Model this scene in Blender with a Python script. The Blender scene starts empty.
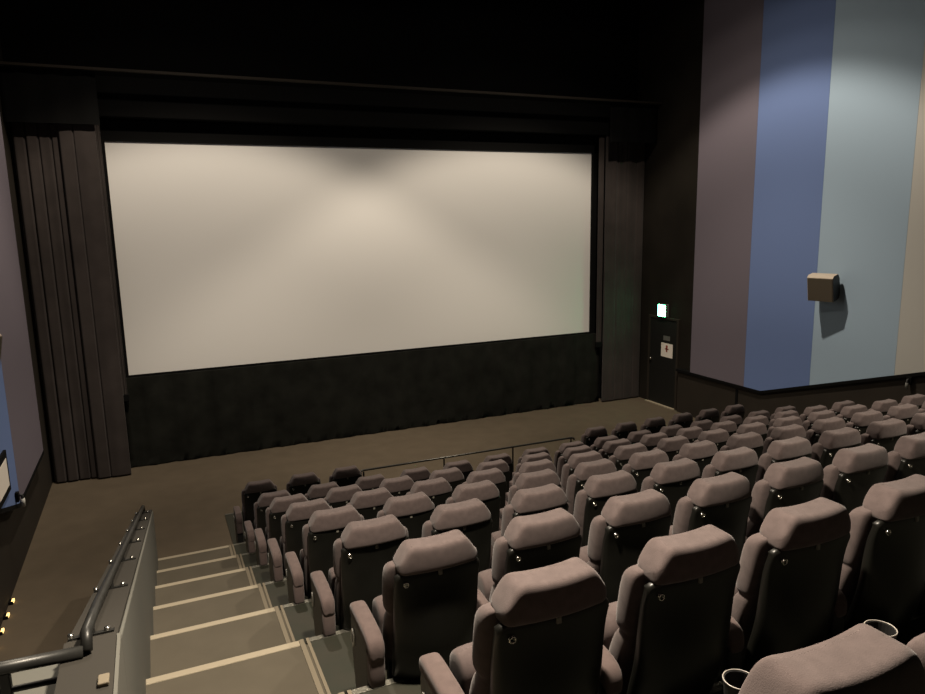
import bpy, bmesh, math, random
from mathutils import Vector, Matrix
random.seed(7)
scene = bpy.context.scene
COL = scene.collection

# ------------------------------------------------------------------ materials
def mat(name, rgb, rough=0.7, spec=0.3, metal=0.0, noise=0.0, nscale=8.0, bump=0.0, bscale=200.0, sheen=0.0, rgb2=None, emit=None, estr=0.0, bdist=0.01):
    m = bpy.data.materials.new(name); m.use_nodes = True
    nt = m.node_tree; b = nt.nodes['Principled BSDF']
    b.inputs['Base Color'].default_value = (*rgb, 1)
    b.inputs['Roughness'].default_value = rough
    b.inputs['Specular IOR Level'].default_value = spec
    b.inputs['Metallic'].default_value = metal
    if sheen:
        b.inputs['Sheen Weight'].default_value = sheen
        b.inputs['Sheen Roughness'].default_value = 0.5
    tc = nt.nodes.new('ShaderNodeTexCoord')
    if noise or rgb2:
        n = nt.nodes.new('ShaderNodeTexNoise'); n.inputs['Scale'].default_value = nscale
        n.inputs['Detail'].default_value = 6
        nt.links.new(tc.outputs['Object'], n.inputs['Vector'])
        r = nt.nodes.new('ShaderNodeValToRGB')
        r.color_ramp.elements[0].position = 0.3; r.color_ramp.elements[1].position = 0.7
        c2 = rgb2 or tuple(c * (1 + noise) for c in rgb)
        c1 = rgb if rgb2 else tuple(c * (1 - noise) for c in rgb)
        r.color_ramp.elements[0].color = (*c1, 1); r.color_ramp.elements[1].color = (*c2, 1)
        nt.links.new(n.outputs['Fac'], r.inputs['Fac'])
        nt.links.new(r.outputs['Color'], b.inputs['Base Color'])
    if bump:
        n2 = nt.nodes.new('ShaderNodeTexNoise'); n2.inputs['Scale'].default_value = bscale
        n2.inputs['Detail'].default_value = 3
        nt.links.new(tc.outputs['Object'], n2.inputs['Vector'])
        bp = nt.nodes.new('ShaderNodeBump'); bp.inputs['Strength'].default_value = bump
        bp.inputs['Distance'].default_value = bdist
        nt.links.new(n2.outputs['Fac'], bp.inputs['Height'])
        nt.links.new(bp.outputs['Normal'], b.inputs['Normal'])
    if emit:
        b.inputs['Emission Color'].default_value = (*emit, 1)
        b.inputs['Emission Strength'].default_value = estr
    return m

M = dict(
    fabric=mat('seat_fabric', (0.088, 0.068, 0.065), 0.95, 0.1, noise=0.12, nscale=30, bump=0.25, bscale=350, sheen=0.15, bdist=0.004),
    armfab=mat('arm_fabric', (0.098, 0.073, 0.068), 0.95, 0.1, noise=0.1, nscale=30, bump=0.25, bscale=350, sheen=0.15, bdist=0.004),
    plastic=mat('black_plastic', (0.0065, 0.0065, 0.0053), 0.36, 0.35, noise=0.25, nscale=6),
    panel_black=mat('black_side_panel', (0.012, 0.012, 0.012), 0.5, 0.4),
    chrome=mat('bright_metal', (0.62, 0.6, 0.55), 0.25, 0.5, metal=1.0),
    clip=mat('dull_metal', (0.16, 0.155, 0.13), 0.5, 0.4),
    cuprim=mat('cup_rim', (0.30, 0.28, 0.25), 0.4, 0.5),
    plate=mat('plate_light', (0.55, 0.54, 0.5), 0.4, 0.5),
    screen=mat('screen_cloth', (0.72, 0.71, 0.69), 0.85, 0.15),
    blackcloth=mat('black_cloth', (0.011, 0.0115, 0.0095), 0.95, 0.1, noise=0.35, nscale=2.5, bump=0.3, bscale=3.0, bdist=0.05),
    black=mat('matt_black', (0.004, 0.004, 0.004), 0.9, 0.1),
    blackwall=mat('black_wall', (0.0135, 0.0115, 0.009), 0.9, 0.1, noise=0.2, nscale=1.5),
    curtain=mat('curtain_velvet', (0.040, 0.033, 0.031), 0.95, 0.1, noise=0.15, nscale=3, bump=0.2, bscale=60, sheen=0.1),
    carpet=mat('floor_carpet', (0.094, 0.075, 0.053), 0.95, 0.1, noise=0.08, nscale=3, bump=0.3, bscale=260, bdist=0.004),
    tread=mat('tread_carpet', (0.086, 0.075, 0.056), 0.9, 0.15, noise=0.07, nscale=4, bump=0.2, bscale=260, bdist=0.003),
    vinyl=mat('tier_vinyl', (0.024, 0.027, 0.019), 0.6, 0.2, rgb2=(0.034, 0.031, 0.023), nscale=4),
    nosing=mat('cream_nosing', (0.30, 0.26, 0.19), 0.6, 0.3),
    sidestrip=mat('side_strip', (0.16, 0.135, 0.095), 0.6, 0.3),
    metalstrip=mat('metal_nosing', (0.17, 0.165, 0.14), 0.42, 0.5, metal=0.7, bump=0.6, bscale=120),
    parapet=mat('parapet_paint', (0.112, 0.108, 0.092), 0.7, 0.3, rgb2=(0.104, 0.105, 0.092), nscale=2),
    parapettop=mat('parapet_top', (0.032, 0.029, 0.024), 0.8, 0.2),
    rail=mat('rail_metal', (0.026, 0.026, 0.024), 0.4, 0.5, metal=0.4, noise=0.2, nscale=20),
    railbright=mat('rail_bright', (0.06, 0.058, 0.052), 0.3, 0.5, metal=0.6),
    dado=mat('dado_dark', (0.021, 0.0165, 0.012), 0.75, 0.25, noise=0.15, nscale=1.5),
    mauve=mat('panel_mauve', (0.142, 0.125, 0.152), 0.9, 0.1, bump=0.15, bscale=150, bdist=0.003),
    blue=mat('panel_blue', (0.135, 0.195, 0.385), 0.9, 0.1, bump=0.15, bscale=150, bdist=0.003),
    lightblue=mat('panel_light_blue', (0.32, 0.42, 0.525), 0.9, 0.1, bump=0.15, bscale=150, bdist=0.003),
    cream=mat('panel_cream', (0.46, 0.455, 0.43), 0.9, 0.1, bump=0.15, bscale=150, bdist=0.003),
    door=mat('door_black', (0.008, 0.008, 0.007), 0.6, 0.3),
    paper=mat('paper_white', (0.78, 0.72, 0.65), 0.8, 0.2),
    red=mat('red_ink', (0.28, 0.06, 0.04), 0.8, 0.2),
    greytag=mat('grey_tag', (0.12, 0.12, 0.11), 0.6, 0.3),
    exitgreen=mat('exit_light', (0.4, 0.9, 0.6), 0.5, 0.3, emit=(0.10, 0.8, 0.34), estr=34.0),
    exitfig=mat('exit_figure', (0.1, 0.5, 0.25), 0.5, 0.3, emit=(0.25, 1.0, 0.5), estr=3.0),
    speakerfront=mat('speaker_grey', (0.105, 0.086, 0.062), 0.75, 0.3, bump=0.2, bscale=400, bdist=0.002),
    speakertop=mat('speaker_beige', (0.42, 0.36, 0.29), 0.6, 0.3),
    ledwarm=mat('led_warm', (0.8, 0.6, 0.3), 0.5, 0.3, emit=(1.0, 0.62, 0.2), estr=2.2),
)

# ------------------------------------------------------------------ mesh helpers
def link(name, bm, m, parent=None, smooth=False, bevel=0.0, segs=2, sub=0):
    bmesh.ops.recalc_face_normals(bm, faces=bm.faces[:])
    me = bpy.data.meshes.new(name); bm.to_mesh(me); bm.free()
    ms = m if isinstance(m, (list, tuple)) else [m]
    for x in ms: me.materials.append(x)
    if smooth:
        for p in me.polygons: p.use_smooth = True
    o = bpy.data.objects.new(name, me); COL.objects.link(o)
    if parent: o.parent = parent
    if bevel:
        md = o.modifiers.new('bevel', 'BEVEL'); md.width = bevel; md.segments = segs; md.limit_method = 'ANGLE'
        md.harden_normals = False
    if sub:
        md = o.modifiers.new('sub', 'SUBSURF'); md.levels = sub; md.render_levels = sub
    return o

def box(bm, x0, x1, y0, y1, z0, z1):
    v = [bm.verts.new((x, y, z)) for x in (x0, x1) for y in (y0, y1) for z in (z0, z1)]
    for f in ((0,1,3,2),(4,6,7,5),(0,4,5,1),(2,3,7,6),(0,2,6,4),(1,5,7,3)):
        bm.faces.new([v[i] for i in f])
    return v

def prism(bm, pts, axis, a, b):
    """polygon pts (2D) extruded along axis from a to b"""
    def P(p, t):
        if axis == 'x': return (t, p[0], p[1])
        if axis == 'y': return (p[0], t, p[1])
        return (p[0], p[1], t)
    A = [bm.verts.new(P(p, a)) for p in pts]; B = [bm.verts.new(P(p, b)) for p in pts]
    n = len(pts)
    bm.faces.new(A); bm.faces.new(B[::-1])
    for i in range(n): bm.faces.new((A[i], B[i], B[(i+1) % n], A[(i+1) % n]))

def loft(bm, secs, cap=True):
    rings = [[bm.verts.new(p) for p in s] for s in secs]
    n = len(rings[0])
    for a, b in zip(rings[:-1], rings[1:]):
        for i in range(n): bm.faces.new((a[i], b[i], b[(i+1) % n], a[(i+1) % n]))
    if cap:
        bm.faces.new(rings[0]); bm.faces.new(rings[-1][::-1])

def tube(bm, pts, r, n=10):
    pts = [Vector(p) for p in pts]; secs = []
    up0 = None
    for i, p in enumerate(pts):
        if i == 0: d = pts[1] - p
        elif i == len(pts) - 1: d = p - pts[i-1]
        else: d = (pts[i+1] - p).normalized() + (p - pts[i-1]).normalized()
        d.normalize()
        if up0 is None:
            up0 = Vector((0, 0, 1)) if abs(d.z) < 0.9 else Vector((1, 0, 0))
        s = d.cross(up0).normalized(); u = s.cross(d).normalized(); up0 = u
        k = 1.0
        if 0 < i < len(pts) - 1:
            a = (pts[i+1] - p).normalized(); c = max(0.5, d.dot(a)); k = 1 / c
        secs.append([p + (s * math.cos(2*math.pi*j/n) + u * math.sin(2*math.pi*j/n)) * r for j in range(n)])
    loft(bm, secs)

def disc(bm, c, axis, r, h, n=20):
    """short cylinder centred at c, along the unit axis"""
    a = Vector(axis).normalized(); tube(bm, [Vector(c) - a*h/2, Vector(c) + a*h/2], r, n)

def torus(bm, c, R, r, n=28, m=8, axis='z'):
    rings = []
    for i in range(n):
        t = 2*math.pi*i/n
        ring = []
        for j in range(m):
            f = 2*math.pi*j/m
            a, b, z = (R + r*math.cos(f))*math.cos(t), (R + r*math.cos(f))*math.sin(t), r*math.sin(f)
            q = (a, b, z) if axis == 'z' else (a, z, b)
            ring.append(bm.verts.new(Vector(c) + Vector(q)))
        rings.append(ring)
    for i in range(n):
        for j in range(m):
            bm.faces.new((rings[i][j], rings[(i+1) % n][j], rings[(i+1) % n][(j+1) % m], rings[i][(j+1) % m]))

def superell(hy, hz, e=3.0, n=20):
    out = []
    for i in range(n):
        t = 2*math.pi*i/n
        c, s = math.cos(t), math.sin(t)
        out.append((hy*math.copysign(abs(c)**(2/e), c), hz*math.copysign(abs(s)**(2/e), s)))
    return out

def empty(name, loc=(0, 0, 0)):
    o = bpy.data.objects.new(name, None); COL.objects.link(o); o.location = loc
    o.empty_display_size = 0.1
    return o

def tag(o, label, cat, group=None, kind=None):
    o['label'] = label; o['category'] = cat
    if group: o['group'] = group
    if kind: o['kind'] = kind
    return o

def struct(name, bm, m, parent=None, **k):
    o = link(name, bm, m, parent, **k)
    if not parent: o['kind'] = 'structure'
    return o

# ------------------------------------------------------------------ room numbers (metres; x along the screen, y towards it, floor z=0); walls and fittings rescaled along camera rays for the refitted camera, baked in
H = 0.3153                 # rise of a tier
Y1 = 8.864                # front edge of the second row's tier
XL, XR = -0.212, 0.668     # the stair
WL, WR = -1.84, 10.653      # walls
PL, PR = -1.715, 10.535     # faces of the wall panels
YF = 13.879                # front wall
ZC = 9.83                 # ceiling
def nose_y(k): return Y1 - (k - 1)     # k-th step edge from the front
def top_z(k): return H * k

# ------------------------------------------------------------------ shell
bm = bmesh.new(); box(bm, WL-0.2, WR+0.2, -1.0, YF+0.2, -0.2, 0.0); struct('floor', bm, M['carpet'])
bm = bmesh.new(); box(bm, WL-0.2, WR+0.2, -1.0, YF+0.2, ZC, ZC+0.2); struct('ceiling', bm, M['black'])
bm = bmesh.new(); box(bm, WL-0.2, WR+0.2, YF, YF+0.2, 0, ZC); struct('wall_front', bm, M['black'])
bm = bmesh.new(); box(bm, WL-0.2, WL, -1.0, YF, 0, ZC); struct('wall_left', bm, M['dado'])
bm = bmesh.new(); box(bm, WR, WR+0.2, -1.0, YF, 0, ZC); struct('wall_right', bm, M['blackwall'])
# proscenium beam over curtains and screen
bm = bmesh.new(); box(bm, WL, WR, 13.469, YF, 6.125, 6.76); struct('beam_front', bm, M['black'], bevel=0.01)
bm = bmesh.new(); box(bm, WL, WR, 13.011, 13.087, 6.76, 6.80); struct('trim_1', bm, M['dado'])

# panel bottoms: level to y=10.03, then following the rake
def pbot(y): return 0.985 if y >= 9.74 else 0.985 + (9.74 - y) * 0.312
def panel(name, xf, xb, ya, yb, z1, m, label, seam=0.003):
    ys = [ya - seam/2]
    if ya > 9.74 > yb: ys.append(9.74)
    ys.append(yb + seam/2)
    pts = [(y, pbot(y)) for y in ys] + [(yb + seam/2, z1), (ya - seam/2, z1)]
    bm = bmesh.new(); prism(bm, pts, 'x', xf, xb + (0.012 if xb < 0 else -0.012))
    o = link(name, bm, m); tag(o, label, 'wall panel', 'fabric panels along the side walls'); return o
PB = [11.68, 10.16, 8.66, 7.13, 5.72, 4.3]
RM = ['mauve', 'blue', 'lightblue', 'cream', 'mauve']
RLAB = ['mauve fabric wall panel next to the exit door', 'deep blue fabric wall panel next to the mauve one by the exit door',
        'pale blue-grey fabric wall panel behind the wall speaker', 'cream-grey fabric wall panel beside the pale blue-grey speaker panel',
        'mauve fabric wall panel past the cream one on the exit side']
for i in range(4):
    panel('acoustic_panel', PR, WR, PB[i], PB[i+1], 9.6, M[RM[i]], RLAB[i])
LB = [12.038, 9.825, 8.35, 6.85]
LLAB = ['mauve fabric wall panel on the handrail side nearest the curtain', 'blue fabric wall panel on the handrail side behind the framed notice',
        'pale blue fabric wall panel on the handrail side past the framed notice']
for i in range(3):
    panel('acoustic_panel', PL, WL, LB[i], LB[i+1], 9.6, M[RM[i]], LLAB[i])
# dark dado boards and the black ledge under the panels
def ledge(n, xa, xb, y0, y1, m):
    ys = [y0, 9.74, y1]
    pts = [(y, pbot(y) - 0.002) for y in ys] + [(y, pbot(y) - 0.055) for y in ys[::-1]]
    bm = bmesh.new(); prism(bm, pts, 'x', xa, xb); struct('trim_%d' % n, bm, m)
ledge(2, PR-0.02, WR, 12.114, 4.0, M['black'])
ledge(3, PL+0.005, WL, 12.038, 6.85, M['black'])
bm = bmesh.new(); box(bm, PR+0.015, WR, 10.32, 10.38, 0, 0.88); struct('trim_4', bm, M['black'])
bm = bmesh.new()
prism(bm, [(12.095, 0), (12.095, 0.935), (9.74, 0.935), (4.0, 0.935 + 5.74*0.312), (4.0, 0)], 'x', PR+0.03, WR)
struct('wall_right_dado', bm, M['dado'])

# ------------------------------------------------------------------ screen, cloth, curtains
root = empty('cinema_screen', (4.41, 13.736, 1.73))
tag(root, 'large blank pale cinema screen across the front of the hall', 'cinema screen')
SX0, SX1, SZ0, SZ1 = -0.495, 9.31, 1.695, 5.752
def rel(o, r):
    o.location = -r.location
bm = bmesh.new(); box(bm, SX0, SX1, 13.736, 13.755, SZ0, SZ1); rel(link('screen_sheet', bm, M['screen'], root), root)
bm = bmesh.new(); box(bm, SX0-0.06, SX1+0.06, 13.707, 13.774, SZ1, SZ1+0.35); box(bm, SX0-0.06, SX0, 13.707, 13.774, SZ0, SZ1)
box(bm, SX1, SX1+0.06, 13.707, 13.774, SZ0, SZ1); box(bm, SX0-0.06, SX1+0.06, 13.707, 13.774, SZ0-0.05, SZ0)
rel(link('screen_border', bm, M['black'], root), root)

def sheet(name, plan, z0, z1, th, m, hem=None):
    """hanging cloth: plan polyline (x,y), given thickness, straight down"""
    bm = bmesh.new()
    ts = [0, 0.003, 0.1, 0.2, 0.3, 0.4, 0.5, 0.6, 0.7, 0.8, 0.9, 0.997, 1]; nz = len(ts) - 1
    front, back = [], []
    for k in range(nz+1):
        t = ts[k]
        z = z0 + (z1 - z0)*t
        rf, rb = [], []
        for i, (x, y) in enumerate(plan):
            zz = z if (k or not hem) else z0 + hem(i)
            rf.append(bm.verts.new((x, y, zz))); rb.append(bm.verts.new((x, y + th, zz)))
        front.append(rf); back.append(rb)
    n = len(plan)
    for k in range(nz):
        for i in range(n-1):
            bm.faces.new((front[k][i], front[k][i+1], front[k+1][i+1], front[k+1][i]))
            bm.faces.new((back[k][i], back[k+1][i], back[k+1][i+1], back[k][i+1]))
        bm.faces.new((front[k][0], front[k+1][0], back[k+1][0], back[k][0]))
        bm.faces.new((front[k][-1], back[k][-1], back[k+1][-1], front[k+1][-1]))
    for k in (0, nz):
        for i in range(n-1): bm.faces.new((front[k][i], back[k][i], back[k][i+1], front[k][i+1]))
    return link(name, bm, m, smooth=True)

plan = [(-0.62 + i*10.16/120, 13.621 + 0.018*math.sin(i*0.9) + 0.012*math.sin(i*2.3)) for i in range(121)]
o = sheet('screen_skirt', plan, 0.01, SZ0-0.03, 0.03, M['blackcloth'], hem=lambda i: 0.012*(1+math.sin(i*1.7)))
tag(o, 'black cloth skirt hanging from below the screen to the floor', 'cloth skirt')

def folds(x0, x1, y0, n, amp, seams):
    pts = []
    N = 140
    for i in range(N+1):
        t = i/N; x = x0 + (x1-x0)*t
        y = y0 + amp*math.sin(t*n*2*math.pi) + 0.3*amp*math.sin(t*n*4.7*math.pi+1)
        for s, d, w in seams:
            y += d*math.exp(-((t-s)/w)**2)
        pts.append((x, y))
    return pts
cl = empty('stage_curtain', (-1.25, 13.449, 0))
tag(cl, 'dark brown stage curtain in two drops on the handrail side of the screen', 'curtain')
o = sheet('curtain_drop', folds(WL+0.02, -1.10, 13.316, 2, 0.008, [(0.02, 0.14, 0.04), (0.30, 0.05, 0.022), (0.55, 0.04, 0.02), (0.80, 0.04, 0.02)]), 0.02, 6.74, 0.05, M['curtain']); o.parent = cl; rel(o, cl)
o = sheet('curtain_drop', folds(-1.15, -0.60, 13.221, 1, 0.008, [(0.42, 0.03, 0.02), (0.0, 0.12, 0.04)]), 0.02, 6.74, 0.05, M['curtain']); o.parent = cl; rel(o, cl)
cr = empty('stage_curtain', (10.4, 13.449, 0))
tag(cr, 'dark brown stage curtain between the screen and the exit door', 'curtain')
o = sheet('curtain_drop', folds(9.565, WR-0.04, 13.507, 3, 0.008, [(0.3, 0.02, 0.02), (0.55, 0.015, 0.02), (0.8, 0.02, 0.02)]), 0.02, 6.74, 0.05, M['curtain']); o.parent = cr; rel(o, cr)

for xa, xb, lab in ((WL, -0.50, 'added black sheet standing in for shade atop the stage curtain, handrail side'), (9.37, WR, 'added black sheet standing in for shade atop the stage curtain, exit door side')):
    o = sheet('shade_sheet', [(xa + 0.01 + (xb-xa-0.02)*i/20, 13.125 + 0.01*math.sin(i)) for i in range(21)], 5.94, 6.755, 0.02, M['black'])  # black sheet added to darken the curtain top, where only shade falls
    tag(o, lab, 'shade sheet', 'added sheets for shade on the curtain tops')

def masking(x0, x1, zb, label):
    t = empty('side_masking', ((x0+x1)/2, 13.592, zb))
    tag(t, label, 'screen masking', 'masking strips beside the screen')
    o = sheet('masking_strip', [(x0 + (x1-x0)*i/12, 13.545 + 0.015*math.sin(i*1.4)) for i in range(13)], zb+0.12, 6.1, 0.03, M['curtain']); o.parent = t; rel(o, t)
    bm = bmesh.new(); box(bm, x0-0.02, x1+0.02, 13.516, 13.602, zb, zb+0.13)
    rel(link('bottom_carriage', bm, M['black'], t, bevel=0.01), t)
masking(9.40, 9.515, 1.34, 'narrow dark masking strip with black foot, screen edge nearer the exit door')
masking(-0.635, -0.54, 1.265, 'narrow dark masking strip with black foot, screen edge nearer the stairs')

# ------------------------------------------------------------------ door, exit sign
d = empty('door_1', (WR, 12.648, 0)); d['kind'] = 'structure'
bm = bmesh.new(); box(bm, WR-0.03, WR+0.01, 12.229, 13.144, 0.02, 2.02); rel(link('door_leaf', bm, M['door'], d, bevel=0.005), d)
bm = bmesh.new()
box(bm, WR-0.05, WR+0.01, 12.171, 12.229, 0, 2.07); box(bm, WR-0.05, WR+0.01, 13.144, 13.201, 0, 2.07); box(bm, WR-0.05, WR+0.01, 12.229, 13.144, 2.02, 2.07)
rel(link('door_frame', bm, M['dado'], d, bevel=0.004), d)
bm = bmesh.new(); box(bm, WR-0.10, WR, 12.210, 13.201, 0.001, 0.02); rel(link('threshold', bm, M['nosing'], d), d)
bm = bmesh.new(); disc(bm, (WR-0.05, 13.087, 1.05), (1, 0, 0), 0.03, 0.05); rel(link('door_knob', bm, M['chrome'], d, smooth=True), d)
bm = bmesh.new(); box(bm, WR-0.036, WR-0.03, 12.458, 12.677, 1.54, 1.645); o = link('door_tag', bm, M['greytag'])
tag(o, 'small grey tag above the white notice on the exit door', 'tag')
nt_ = empty('door_notice', (WR-0.032, 12.553, 1.36)); tag(nt_, 'white paper notice with a red figure stuck on the black exit door', 'notice')
bm = bmesh.new(); box(bm, WR-0.034, WR-0.0305, 12.357, 12.748, 1.158, 1.477); rel(link('paper', bm, M['paper'], nt_), nt_)
bm = bmesh.new()
disc(bm, (WR-0.036, 12.553, 1.40), (1, 0, 0), 0.036, 0.003)
box(bm, WR-0.037, WR-0.0345, 12.529, 12.577, 1.28, 1.368); box(bm, WR-0.037, WR-0.0345, 12.491, 12.615, 1.335, 1.363)
rel(link('printed_figure', bm, M['red'], nt_), nt_)

ex = empty('exit_sign', (WR, 12.706, 2.27)); tag(ex, 'glowing green exit sign on the dark wall above the door', 'exit sign')
bm = bmesh.new(); box(bm, WR-0.09, WR, 12.562, 12.830, 2.075, 2.365); rel(link('sign_housing', bm, M['greytag'], ex, bevel=0.008), ex)
bm = bmesh.new(); box(bm, WR-0.098, WR-0.09, 12.572, 12.820, 2.09, 2.35); rel(link('lit_face', bm, M['exitgreen'], ex), ex)
bm = bmesh.new()          # running figure of the pictogram
F = WR-0.1
disc(bm, (F, 12.715, 2.310), (1, 0, 0), 0.02, 0.003)
for a, b in (((12.715, 2.280), (12.686, 2.210)), ((12.686, 2.210), (12.753, 2.160)), ((12.686, 2.210), (12.648, 2.140)), ((12.648, 2.140), (12.610, 2.130)), ((12.710, 2.270), (12.658, 2.250)), ((12.710, 2.270), (12.763, 2.230))):
    tube(bm, [(F, *a), (F, *b)], 0.009, 6)
rel(link('running_figure', bm, M['exitfig'], ex), ex)

# ------------------------------------------------------------------ wall speakers
def speaker(x_wall, c, yaw, tilt, sgn, label):
    t = empty('wall_speaker', c); tag(t, label, 'speaker', 'speakers on the side walls')
    R = Matrix.Rotation(yaw, 4, 'Z') @ Matrix.Rotation(tilt, 4, 'Y')
    bm = bmesh.new()      # body, front towards local -x; slightly wedge shaped
    pts = [(-0.12, -0.22), (0.08, -0.20), (0.12, -0.10), (0.12, 0.14), (0.07, 0.22), (-0.075, 0.22), (-0.12, 0.185)]
    prism(bm, pts, 'y', -0.215, 0.215); bm.transform(R)
    bm.normal_update()
    o = link('cabinet', bm, [M['speakertop'], M['panel_black']], t, bevel=0.006)
    bmx = bmesh.new(); bmx.from_mesh(o.data)
    for f in bmx.faces:
        n = R.to_3x3().inverted() @ f.normal
        f.material_index = 1 if abs(n.y) > 0.7 or n.z < -0.3 else 0
    bmx.to_mesh(o.data); bmx.free()
    bm = bmesh.new(); box(bm, -0.130, -0.12, -0.205, 0.205, -0.215, 0.18); bm.transform(R)
    link('front_grille', bm, M['speakerfront'], t, bevel=0.004)
    bm = bmesh.new(); dx = x_wall - c[0]
    tube(bm, [(0.06*sgn, 0, 0.05), (dx - 0.02*sgn, 0, 0.10)], 0.022)
    box(bm, min(dx, dx-0.03*sgn), max(dx, dx-0.03*sgn), -0.06, 0.06, 0.0, 0.2)
    link('bracket', bm, M['panel_black'], t)
    return t
speaker(PR, (10.345, 8.36, 3.10), math.radians(14), math.radians(-11), 1, 'beige-topped box speaker on the pale blue-grey wall panel')
speaker(PL, (-1.484, 7.38, 3.20), math.radians(180-14), math.radians(-11), -1, 'box speaker cut by the picture edge, on the handrail side wall')

# ------------------------------------------------------------------ small things on the walls
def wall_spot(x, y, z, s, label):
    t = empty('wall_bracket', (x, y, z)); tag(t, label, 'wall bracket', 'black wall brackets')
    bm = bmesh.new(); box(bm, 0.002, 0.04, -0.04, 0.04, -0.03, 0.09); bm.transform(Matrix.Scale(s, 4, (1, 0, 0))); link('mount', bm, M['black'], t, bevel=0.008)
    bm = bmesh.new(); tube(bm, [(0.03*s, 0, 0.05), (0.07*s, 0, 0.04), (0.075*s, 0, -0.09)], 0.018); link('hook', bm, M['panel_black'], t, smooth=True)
    bm = bmesh.new(); disc(bm, (0.075*s, 0, -0.05), (0, 0, 1), 0.021, 0.1); link('hook_highlight', bm, M['plate' if s > 0 else 'greytag'], t, smooth=True)  # highlight on the hook put in as a pale band, greyer opposite
wall_spot(PL, 9.57, 1.10, 1, 'small black wall bracket with a pale painted highlight below the framed notice')
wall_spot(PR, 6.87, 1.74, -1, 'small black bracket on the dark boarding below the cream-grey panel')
t = empty('framed_notice', (PL, 8.88, 1.62)); tag(t, 'cream notice in a black frame on the blue handrail-side wall panel', 'notice')
bm = bmesh.new(); box(bm, PL, PL+0.03, 8.51, 9.25, 1.34, 1.82); o = link('frame', bm, M['black'], t, bevel=0.004); rel(o, t)
bm = bmesh.new(); box(bm, PL+0.03, PL+0.034, 8.59, 9.17, 1.42, 1.74); o = link('sheet', bm, M['paper'], t); rel(o, t)
for i, (y, lab) in enumerate(((9.12, 'nearest the screen'), (8.78, 'second from the screen'), (8.44, 'third from the screen'), (8.11, 'fourth from the screen'))):
    t = empty('floor_light', (WL, y, 0.0)); tag(t, 'tiny warm floor light at the foot of the side wall, %s' % lab, 'floor light', 'floor lights along the side wall')
    bm = bmesh.new(); box(bm, 0, 0.05, -0.05, 0.05, 0.001, 0.035); link('housing', bm, M['black'], t, bevel=0.004)
    bm = bmesh.new(); box(bm, 0.03, 0.054, -0.035, 0.035, 0.012, 0.038); link('lens', bm, M['ledwarm'], t)

# ------------------------------------------------------------------ stair and tiers
NK = 10
XE = 9.02
for k in range(1, NK+1):
    y0, z = nose_y(k), top_z(k)
    yb = y0 - 1.0 if k < NK else -1.0
    s = empty('stair_floor', (XL, y0, z)); s['kind'] = 'structure'
    bm = bmesh.new(); box(bm, XL, XR, yb, y0 - 0.055, 0, z); box(bm, XL, XR, y0-0.055, y0-0.004, 0, z-0.03); rel(link('tread', bm, M['tread'], s), s)
    bm = bmesh.new(); box(bm, XL, XR-0.055, y0-0.055, y0, z-0.03, z+0.004); rel(link('nosing', bm, M['nosing'], s, bevel=0.004), s)
    bm = bmesh.new(); box(bm, XR-0.055, XR-0.028, yb+0.02, y0, z-0.03, z+0.006); box(bm, XR-0.014, XR+0.004, yb+0.02, y0, z-0.03, z+0.006); rel(link('side_strip', bm, M['sidestrip'], s), s)
    t = empty('tier_floor', (XR, y0, z)); t['kind'] = 'structure'
    bm = bmesh.new(); box(bm, XR+0.006, XE, yb, y0-0.04, 0, z); rel(link('tier_slab', bm, M['vinyl'], t), t)
    bm = bmesh.new(); box(bm, XR+0.006, XE, y0-0.04, y0, 0 if k == 1 else z-H-0.02, z+0.003); rel(link('tier_edge', bm, M['metalstrip'], t), t)
for k in range(1, 7):
    y0, z = nose_y(k), top_z(k)
    s = empty('stair_floor', (XE, y0, z)); s['kind'] = 'structure'
    bm = bmesh.new(); box(bm, XE+0.004, WR, y0-1.0 if k < 6 else -1.0, y0 - 0.055, 0, z); box(bm, XE+0.004, WR, y0-0.055, y0-0.004, 0, z-0.03); rel(link('tread', bm, M['tread'], s), s)
    bm = bmesh.new(); box(bm, XE+0.004, WR, y0-0.055, y0, z-0.03, z+0.004); rel(link('nosing', bm, M['nosing'], s, bevel=0.004), s)
f0 = empty('front_floor', (XR+0.06, 10.655, 0)); f0['kind'] = 'structure'
bm = bmesh.new(); box(bm, 0.723, 2.35, 8.864, 10.635, 0, 0.012); rel(link('vinyl_pad', bm, M['vinyl'], f0), f0)
bm = bmesh.new(); box(bm, 0.723, 2.35, 10.615, 10.655, 0, 0.016); rel(link('pad_edge', bm, M['metalstrip'], f0), f0)

# parapet beside the stair
PX0, PX1 = -0.392, XL
def ptop(y): return 0.937 + 0.3058*(8.919 - y)
YN = 2.69
p = empty('parapet_wall', (XL, 8.919, 0)); p['kind'] = 'structure'
bm = bmesh.new(); prism(bm, [(8.919, 0), (8.919, ptop(8.919)-0.02), (YN, ptop(YN)-0.02), (YN, 0)], 'x', PX0, PX1); rel(link('parapet_side', bm, M['parapet'], p, bevel=0.006), p)
bm = bmesh.new(); prism(bm, [(8.919, ptop(8.919)-0.02), (8.919, ptop(8.919)), (YN, ptop(YN)), (YN, ptop(YN)-0.02)], 'x', PX0, PX1-0.012); rel(link('parapet_cap', bm, M['parapettop'], p), p)
bm = bmesh.new(); prism(bm, [(YN-0.004, 0), (YN-0.004, ptop(YN)+0.0), (-1, ptop(YN)+0.0), (-1, 0)], 'x', PX0, PX1); rel(link('parapet_landing', bm, M['parapet'], p), p)
bm = bmesh.new(); box(bm, PX0, PX1-0.012, -1, YN-0.03, ptop(YN), ptop(YN)+0.02); rel(link('landing_cap', bm, M['parapettop'], p), p)
# low cross wall under the guard rail, beyond which the hall floor lies open
bm = bmesh.new(); box(bm, WL, PX0, -1.0, 2.80, 0, 2.715); struct('wall_landing', bm, M['parapet'])

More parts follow.
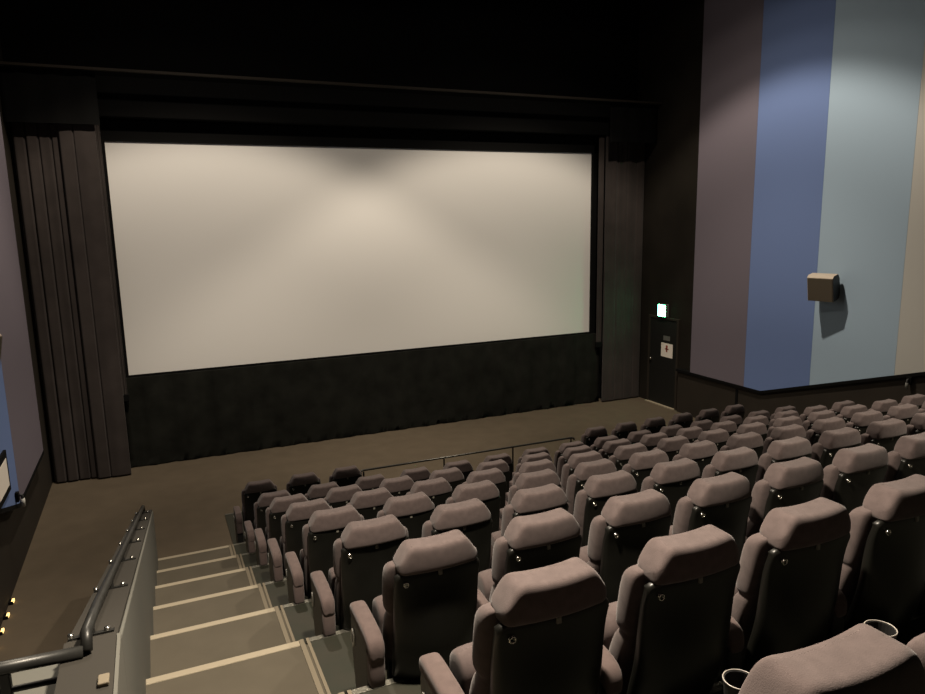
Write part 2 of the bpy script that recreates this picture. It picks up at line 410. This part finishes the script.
# handrail over the parapet and the guard rail across
hr = empty('stair_handrail', (-0.30, 5.9, 2.0)); tag(hr, 'black metal handrail down the stair parapet, turning into a two-bar guard at its top', 'handrail')
RX = -0.312
def rz(y): return ptop(y) + 0.065
bm = bmesh.new()
pts = [(RX, 8.795, ptop(8.795)+0.0), (RX, 8.795, rz(8.795)-0.02), (RX, 8.745, rz(8.745))]
pts += [(RX, y, rz(y)) for y in (8, 7, 6, 5, 4, 3)] + [(RX, 2.60, rz(2.60)-0.012), (RX, 2.55, 2.876)]
tube(bm, pts, 0.0195, 12); rel(link('rail', bm, M['rail'], hr, smooth=True), hr)
for i in range(7):
    y = 8.5 - i*0.96
    bm = bmesh.new()
    tube(bm, [(RX, y, ptop(y)+0.002), (RX, y, rz(y)-0.01)], 0.012, 8)
    v0 = len(bm.verts)
    box(bm, RX-0.075, RX+0.075, y-0.02, y+0.02, 0.0, 0.008)
    for v in bm.verts[:] if False else list(bm.verts)[v0:]: v.co.z += ptop(v.co.y)
    b = link('bracket', bm, M['rail'], hr); rel(b, hr)
    for sx in (-0.068, 0.052):
        bm = bmesh.new(); disc(bm, (RX+sx, y, ptop(y)+0.014), (0, 0, 1), 0.011, 0.014, 10)
        link('bolt', bm, M['chrome'], b, smooth=True)
gr = hr
bm = bmesh.new(); tube(bm, [(RX-0.01, 2.55, 2.876), (-0.627, 2.55, 2.887), (WL+0.02, 2.55, 2.90)], 0.022, 12); rel(link('guard_bar', bm, M['rail'], gr, smooth=True), gr)
bm = bmesh.new(); tube(bm, [(RX-0.03, 2.55, 2.793), (-0.627, 2.55, 2.803), (WL+0.02, 2.55, 2.815)], 0.011, 10); rel(link('lower_guard_bar', bm, M['panel_black'], gr, smooth=True), gr)
for x, z0 in ((RX-0.03, 2.78), (-0.555, 2.717), (-1.2, 2.717)):
    bm = bmesh.new(); box(bm, x-0.016, x+0.016, 2.535, 2.565, z0, 2.87)
    rel(link('post', bm, M['panel_black'], gr, bevel=0.004), gr)
bm = bmesh.new(); box(bm, -0.268, -0.234, 2.33, 2.385, ptop(YN)+0.022, ptop(YN)+0.036); o = link('rail_foot_plate', bm, M['sidestrip'], bevel=0.004)
tag(o, 'small pale metal plate on the parapet beneath the handrail corner', 'plate')

# rail in front of the second row where the front row leaves a gap
fr = empty('front_rail', (4.4, 9.56, 0)); tag(fr, 'thin metal rail on slim posts filling the gap in the front row', 'rail')
bm = bmesh.new()
tube(bm, [(2.54, 9.56, 0.71), (2.55, 9.56, 0.745), (2.59, 9.56, 0.758), (6.16, 9.56, 0.735), (6.20, 9.56, 0.722), (6.21, 9.56, 0.69)], 0.016, 10)
rel(link('top_bar', bm, M['railbright'], fr, smooth=True), fr)
for x in (2.60, 3.87, 5.06, 6.15):
    bm = bmesh.new(); tube(bm, [(x, 9.56, 0.0), (x, 9.56, 0.735)], 0.013, 8); disc(bm, (x, 9.56, 0.008), (0, 0, 1), 0.04, 0.014)
    rel(link('post', bm, M['panel_black'], fr, smooth=False), fr)

# ------------------------------------------------------------------ the seat (local: y=0 is the top of the shell's back, facing +y)
def yb(z):
    pts = [(0.20, 0.165), (0.35, 0.160), (0.50, 0.130), (0.65, 0.082), (0.80, 0.036), (0.92, 0.010), (1.02, 0.0), (1.2, -0.01)]
    for (a, ya), (b, yb_) in zip(pts[:-1], pts[1:]):
        if z <= b:
            t = max(0, (z-a)/(b-a)); return ya + (yb_-ya)*t
    return pts[-1][1]

def me_headrest():
    bm = bmesh.new(); secs = []
    W = 0.192; N = 18
    for i in range(N+1):
        t = -1 + 2*i/N
        t = math.copysign(abs(t)**0.8, t)
        x = W*t; a = abs(x)
        if a < 0.128: zt = 1.128 + 0.005*(a/0.128)**2
        elif a < 0.138: zt = 1.133 - 0.006*(a-0.128)/0.010
        else: zt = 1.127 - 0.082*((a-0.138)/0.054)
        zb = 1.003 + (0.008 if a > 0.18 else 0)
        hz = (zt - zb)/2; zc = (zt+zb)/2
        hy = 0.060 if a < 0.165 else 0.060 - 0.014*((a-0.165)/0.027)
        yc = 0.038 + 0.6*x*x
        ring = []
        for (p, q) in superell(hy, hz, 6.0, 32):
            lean = 0.06*q
            bulge = -0.004*math.cos(q/hz*math.pi/2) if p < 0 else 0.0
            ring.append((x, yc + p + lean + bulge, zc + q))
        secs.append(ring)
    loft(bm, secs)
    return bm

def interp(pts, z):
    for (a, p), (b, q) in zip(pts[:-1], pts[1:]):
        if z <= b: return p + (q-p)*max(0, (z-a)/(b-a))
    return pts[-1][1]
SHC = [(0.26, 0.085), (0.36, 0.065), (0.45, 0.035), (0.54, 0.006), (0.62, -0.010), (0.70, -0.011), (0.78, -0.003), (0.86, 0.006), (0.93, 0.006), (0.98, 0.0), (1.02, -0.004)]
SHE = [(0.26, 0.09), (0.45, 0.09), (0.60, 0.085), (0.75, 0.055), (0.90, 0.026), (1.02, 0.012)]
def me_shell():
    bm = bmesh.new()
    zs = [0.44, 0.46, 0.50, 0.54, 0.58, 0.62, 0.70, 0.78, 0.86, 0.93, 0.98, 1.000, 1.010, 1.014]
    xs = [-1, -0.985, -0.95, -0.85, -0.6, -0.3, 0, 0.3, 0.6, 0.85, 0.95, 0.985, 1]
    fr_, bk = [], []
    for z in zs:
        w = 0.207 if z > 0.6 else 0.207 - 0.015*((0.6-z)/0.34)
        ra, rb = [], []
        for u in xs:
            a = abs(u)
            zz = z - (0.022*max(0, (a-0.86)/0.14)**2 if z > 0.97 else 0)
            y = interp(SHC, z) + interp(SHE, z)*a**2.4 + 0.010*max(0, (a-0.95)/0.05)**2
            if z > 1.0: y += 0.016*((z-1.0)/0.014)**2
            ra.append(bm.verts.new((w*u, y, zz))); rb.append(bm.verts.new((w*u*0.985, y + 0.034 - 0.008*a - (0.008 if z > 1.0 else 0), zz)))
        fr_.append(ra); bk.append(rb)
    n = len(xs)
    for k in range(len(zs)-1):
        for i in range(n-1):
            bm.faces.new((fr_[k][i], fr_[k][i+1], fr_[k+1][i+1], fr_[k+1][i]))
            bm.faces.new((bk[k][i], bk[k+1][i], bk[k+1][i+1], bk[k][i+1]))
        bm.faces.new((fr_[k][0], fr_[k+1][0], bk[k+1][0], bk[k][0]))
        bm.faces.new((fr_[k][-1], bk[k][-1], bk[k+1][-1], fr_[k+1][-1]))
    for k in (0, -1):
        for i in range(n-1): bm.faces.new((fr_[k][i], bk[k][i], bk[k][i+1], fr_[k][i+1]))
    return bm

def me_backcushion():
    bm = bmesh.new(); secs = []
    prof = [(0.40, 0.17, 0.04), (0.41, 0.20, 0.06), (0.45, 0.214, 0.075), (0.6, 0.218, 0.085), (0.72, 0.219, 0.08), (0.755, 0.216, 0.072), (0.768, 0.207, 0.06),
            (0.781, 0.222, 0.07), (0.81, 0.229, 0.08), (0.92, 0.232, 0.082), (0.99, 0.231, 0.075), (1.018, 0.224, 0.064), (1.035, 0.205, 0.05), (1.042, 0.17, 0.03)]
    for z, w, th in prof:
        y0 = yb(z) + 0.034
        yc = y0 + th/2 + 0.012
        ring = []
        for (p, q) in superell(w, th/2 + 0.012, 4.5, 28):
            x, y = p, yc + q
            y += 0.5*x*x
            ring.append((x, y, z))
        secs.append(ring)
    loft(bm, secs); return bm

def me_seatcushion():
    bm = bmesh.new(); secs = []
    outline = []
    cy, cz, r = 0.335, 0.665, 0.078
    for i in range(13):
        a = math.radians(-20 + 220*i/12)
        outline.append((cy + r*math.cos(a), cz + r*math.sin(a)))
    outline += [(0.262, 0.55), (0.268, 0.45), (0.275, 0.38), (0.30, 0.355), (0.345, 0.355), (0.375, 0.38), (0.392, 0.48), (0.402, 0.58)]
    c = (0.335, 0.56)
    for x, s in ((-0.214, 0.72), (-0.21, 0.86), (-0.2, 0.95), (-0.18, 1.0), (0, 1.0), (0.18, 1.0), (0.2, 0.95), (0.21, 0.86), (0.214, 0.72)):
        secs.append([(x, c[0] + (y-c[0])*s, c[1] + (z-c[1])*(s if s > .9 else .5+.5*s)) for y, z in outline])
    loft(bm, secs); return bm

def me_pan():
    bm = bmesh.new(); box(bm, -0.19, 0.19, 0.394, 0.416, 0.38, 0.60); return bm

AX = -0.281
def me_armpad(ax):
    bm = bmesh.new(); secs = []
    prof = [(0.085, 0.630, 0.7), (0.092, 0.652, 0.93), (0.12, 0.676, 1), (0.17, 0.692, 1), (0.3, 0.703, 1), (0.40, 0.708, 1), (0.425, 0.704, 0.93), (0.435, 0.69, 0.7)]
    for y, zt, s in prof:
        secs.append([(ax + p*s, y, zt - 0.036 + q*s) for p, q in superell(0.041, 0.036, 4.0, 20)])
    loft(bm, secs); return bm
def me_armrear(ax):
    bm = bmesh.new(); secs = []
    for z, s in ((0.442, 0.9), (0.45, 1), (0.5, 1), (0.592, 1), (0.604, 0.9)):
        secs.append([(ax + p*s, 0.126 + q*s, z) for p, q in superell(0.038, 0.034, 4.5, 20)])
    loft(bm, secs); return bm
def me_armpanel(ax):
    bm = bmesh.new()
    prism(bm, [(0.14, 0.0), (0.14, 0.62), (0.165, 0.645), (0.40, 0.66), (0.415, 0.62), (0.41, 0.45), (0.36, 0.18), (0.36, 0.02), (0.38, 0.0)], 'x', ax-0.038, ax+0.038)
    return bm
def me_plate(ax):
    bm = bmesh.new()
    n = 24
    pts = [(0.368 + 0.024*math.cos(2*math.pi*i/n), 0.545 + 0.046*math.sin(2*math.pi*i/n)) for i in range(n)]
    prism(bm, pts, 'x', ax-0.045, ax-0.037); return bm
def me_platemark(ax):
    bm = bmesh.new(); box(bm, ax-0.0465, ax-0.0445, 0.362, 0.374, 0.522, 0.568); return bm
def me_cup(ax):
    bm = bmesh.new(); secs = []
    n = 24; c = (ax - 0.012, 0.51)
    for r, z in ((0.030, 0.610), (0.034, 0.612), (0.041, 0.685), (0.043, 0.700), (0.038, 0.700), (0.032, 0.622), (0.001, 0.620)):
        secs.append([(c[0] + r*math.cos(2*math.pi*i/n), c[1] + r*math.sin(2*math.pi*i/n), z) for i in range(n)])
    loft(bm, secs)
    box(bm, ax-0.02, ax+0.02, 0.41, 0.47, 0.63, 0.66)
    return bm
def me_cuprim(ax):
    bm = bmesh.new(); torus(bm, (ax - 0.012, 0.51, 0.702), 0.0425, 0.0018, 32, 8); return bm
def me_hook():
    bm = bmesh.new(); y = interp(SHC, 0.962) + interp(SHE, 0.962)*0.77**2.4 - 0.002
    disc(bm, (-0.160, y+0.002, 0.962), (0, 1, 0), 0.011, 0.008)
    torus(bm, (-0.160, y-0.006, 0.960), 0.0105, 0.0028, 18, 6, axis='y'); return bm
def me_clip():
    bm = bmesh.new(); y = interp(SHC, 0.985) - 0.006
    box(bm, -0.009, 0.009, y, y+0.02, 0.977, 1.0); return bm
def me_beam():
    bm = bmesh.new(); box(bm, -0.23, 0.23, 0.20, 0.26, 0.27, 0.33); box(bm, -0.2, -0.17, 0.19, 0.23, 0.27, 0.5); box(bm, 0.17, 0.2, 0.19, 0.23, 0.27, 0.5); box(bm, -0.02, 0.02, 0.21, 0.25, 0.0, 0.3); box(bm, -0.06, 0.06, 0.18, 0.28, 0.0, 0.02); return bm

DZ = 0.1197
def lower(o):
    for v in o.data.vertices: v.co.z = 0.0 if v.co.z < 0.05 else v.co.z - DZ
    return o
PARTS = {}
def proto(name, bm, m, **k):
    o = lower(link(name, bm, m, **k)); PARTS[name if name not in PARTS else name + '2'] = o
    return o
proto('headrest', me_headrest(), M['fabric'], smooth=True, sub=1)
proto('back_shell', me_shell(), M['plastic'], smooth=True, sub=1)
proto('back_cushion', me_backcushion(), M['fabric'], smooth=True, sub=1)
proto('seat_cushion', me_seatcushion(), M['fabric'], smooth=True, sub=1)
proto('seat_underside', me_pan(), M['panel_black'], bevel=0.006)
proto('hinge_bar', me_beam(), M['panel_black'])
proto('bag_hook', me_hook(), M['chrome'], smooth=True)
proto('headrest_clip', me_clip(), M['clip'], bevel=0.003)
for side, ax in (('a', AX), ('b', -AX)):
    for nm, f, m, kw in (('arm_pad', me_armpad, 'armfab', dict(smooth=True, sub=1)), ('arm_rear', me_armrear, 'armfab', dict(smooth=True)),
                         ('arm_panel', me_armpanel, 'panel_black', dict(bevel=0.006)), ('cup_holder', me_cup, 'panel_black', dict(smooth=False)),
                         ('cup_rim', me_cuprim, 'cuprim', dict(smooth=True))):
        if side == 'b' and nm.startswith('cup'): continue
        o = lower(link(nm, f(ax), M[m], **kw)); PARTS[nm + side] = o
o = lower(link('arm_rear', me_armrear(AX), M['panel_black'], smooth=True)); PARTS['arm_rearc'] = o
PARTS['row_plate'] = lower(link('row_plate', me_plate(AX), M['plate']))
PARTS['plate_mark'] = lower(link('plate_mark', me_platemark(AX), M['panel_black']))

USED = set()
def part(key, name, parent):
    src = PARTS[key]
    if key in USED: o = src.copy(); COL.objects.link(o); o.name = name
    else: o = src; USED.add(key)
    o.parent = parent
    return o

BASE = ['back_shell', 'back_cushion', 'headrest', 'seat_cushion', 'seat_underside', 'hinge_bar', 'bag_hook', 'headrest_clip']
def seat(x, y, z, label, group, first, last, cup=True):
    t = empty('theatre_seat', (x, y, z)); tag(t, label, 'theatre seat', group)
    for k in BASE: part(k, k, t)
    ar = part('arm_pada', 'arm_pad', t); part('arm_reara' if first else 'arm_rearc', 'arm_rear', t); ap = part('arm_panela', 'arm_panel', t)
    if first:
        p_ = part('row_plate', 'row_plate', ap); part('plate_mark', 'plate_mark', ap)
    elif cup:
        c = part('cup_holdera', 'cup_holder', t); part('cup_rima', 'cup_rim', c)
    if last:
        part('arm_padb', 'arm_pad', t); part('arm_rearb', 'arm_rear', t); part('arm_panelb', 'arm_panel', t)
    return t

ORD = ['', 'second', 'third', 'fourth', 'fifth', 'sixth', 'seventh', 'eighth', 'ninth', 'tenth', 'eleventh', 'twelfth', 'thirteenth', 'fourteenth', 'fifteenth', 'sixteenth', 'seventeenth', 'eighteenth']
ROWN = ['', 'front', 'second', 'third', 'fourth', 'fifth', 'sixth', 'seventh', 'eighth', 'ninth']
XS, PP = 1.0747, 0.5612
# front row: three seats, the rail, six seats
for s in range(3):
    lab = 'brown theatre seat in the front row, %s' % ['right on the stair aisle', 'between its aisle and rail seats', 'next to the rail at its stair end'][s]
    seat(XS + 0.58*s, 9.047, 0.0, lab, 'front row seats', s == 0, s == 2)
for s in range(9, 15):
    lab = 'brown theatre seat in the front row beyond the rail, %s' % ['next to the rail end', 'second from the rail', 'third from the rail', 'fourth from the rail', 'second from the wall end', 'at the wall end'][s-9]
    seat(XS + 0.586*s - 0.02, 9.047, 0.0, lab, 'front row seats', False, s == 14, s != 9)
LAST = {2: 14, 3: 14, 4: 14, 5: 13, 6: 10, 7: 7, 8: 4, 9: 2}
for r in range(2, 10):
    PP = {2: 0.5655, 3: 0.5655, 4: 0.5655, 5: 0.5635, 8: 0.568, 9: 0.548}.get(r, 0.5612)
    y = Y1 - (r-2) - 1.127 - 0.005; z = (r-1)*H
    for s in range(0, LAST[r]+1):
        if s == 0: pos = 'right on the stair aisle'
        else: pos = '%s from the stair aisle' % ORD[s]
        lab = 'brown theatre seat with black back, %s row from the screen, %s' % (ROWN[r], pos)
        seat(XS + PP*s, y, z, lab, '%s row seats' % ROWN[r], s == 0, s == LAST[r] and r <= 4)

# ------------------------------------------------------------------ light: recessed ceiling downlights
def spot(x, y, z, p, ang, blend):
    l = bpy.data.lights.new('downlight', 'SPOT'); l.energy = p; l.color = (1.0, 0.86, 0.69)
    l.spot_size = math.radians(ang); l.spot_blend = blend; l.shadow_soft_size = 0.10
    o = bpy.data.objects.new('downlight', l); COL.objects.link(o); o.location = (x, y, z)
    return l
    return o
def beam_profile(l, stops, peak):
    # the reflector's beam: strength over the cosine of the angle from straight down
    l.use_nodes = True; nt = l.node_tree; em = nt.nodes['Emission']
    tc = nt.nodes.new('ShaderNodeTexCoord'); sx = nt.nodes.new('ShaderNodeSeparateXYZ')
    ab = nt.nodes.new('ShaderNodeMath'); ab.operation = 'ABSOLUTE'
    cr = nt.nodes.new('ShaderNodeValToRGB'); cr.color_ramp.interpolation = 'EASE'
    el = cr.color_ramp.elements
    while len(el) < len(stops): el.new(0.5)
    for e, (c_, v) in zip(el, stops): e.position = c_
    for e, (c_, v) in zip(el, stops): e.color = (v/peak, v/peak, v/peak, 1)
    mu = nt.nodes.new('ShaderNodeMath'); mu.operation = 'MULTIPLY'; mu.inputs[1].default_value = peak
    nt.links.new(tc.outputs['Normal'], sx.inputs[0]); nt.links.new(sx.outputs['Z'], ab.inputs[0])
    nt.links.new(ab.outputs[0], cr.inputs['Fac']); nt.links.new(cr.outputs['Color'], mu.inputs[0]); nt.links.new(mu.outputs[0], em.inputs['Strength'])
for x in (0.96, 7.01):
    beam_profile(spot(x, 9.35, 9.73, 1330, 156, 0.1), [(0.0, 0.0), (0.40, 0.03), (0.52, 0.10), (0.615, 0.21), (0.705, 1.25), (0.79, 1.12), (0.89, 1.75), (0.94, 1.5), (0.99, 0.7)], 2.0)
spot(0.9, 2.35, 5.6, 1060, 113, 0.22)
spot(7.25, 2.35, 5.6, 800, 113, 0.3)
w = bpy.data.worlds.new('World'); scene.world = w; w.use_nodes = True
w.node_tree.nodes['Background'].inputs['Color'].default_value = (1.0, 0.9, 0.75, 1)
w.node_tree.nodes['Background'].inputs['Strength'].default_value = 0.004

# ------------------------------------------------------------------ camera
yaw, pitch, roll, fpx, cz = 0.4153, 0.1772, -0.0190, 704.209, 4.31003
cy, sy, cp, sp = math.cos(yaw), math.sin(yaw), math.cos(pitch), math.sin(pitch)
fwd = Vector((sy*cp, cy*cp, -sp)); right = Vector((cy, -sy, 0)); up = right.cross(fwd)
c, s = math.cos(roll), math.sin(roll)
r2 = c*right + s*up; u2 = -s*right + c*up
cam = bpy.data.cameras.new('camera'); co = bpy.data.objects.new('camera', cam); COL.objects.link(co)
m3 = Matrix((r2, u2, -fwd)).transposed()
co.matrix_world = Matrix.Translation((0, 0, cz)) @ m3.to_4x4()
cam.sensor_fit = 'HORIZONTAL'; cam.sensor_width = 36.0; cam.lens = fpx/925*36.0
cam.clip_start = 0.05; cam.clip_end = 100
scene.camera = co
vs = scene.view_settings
vs.view_transform = 'Standard'; vs.look = 'None'; vs.exposure = 0.0; vs.gamma = 1.0; vs.use_curve_mapping = False
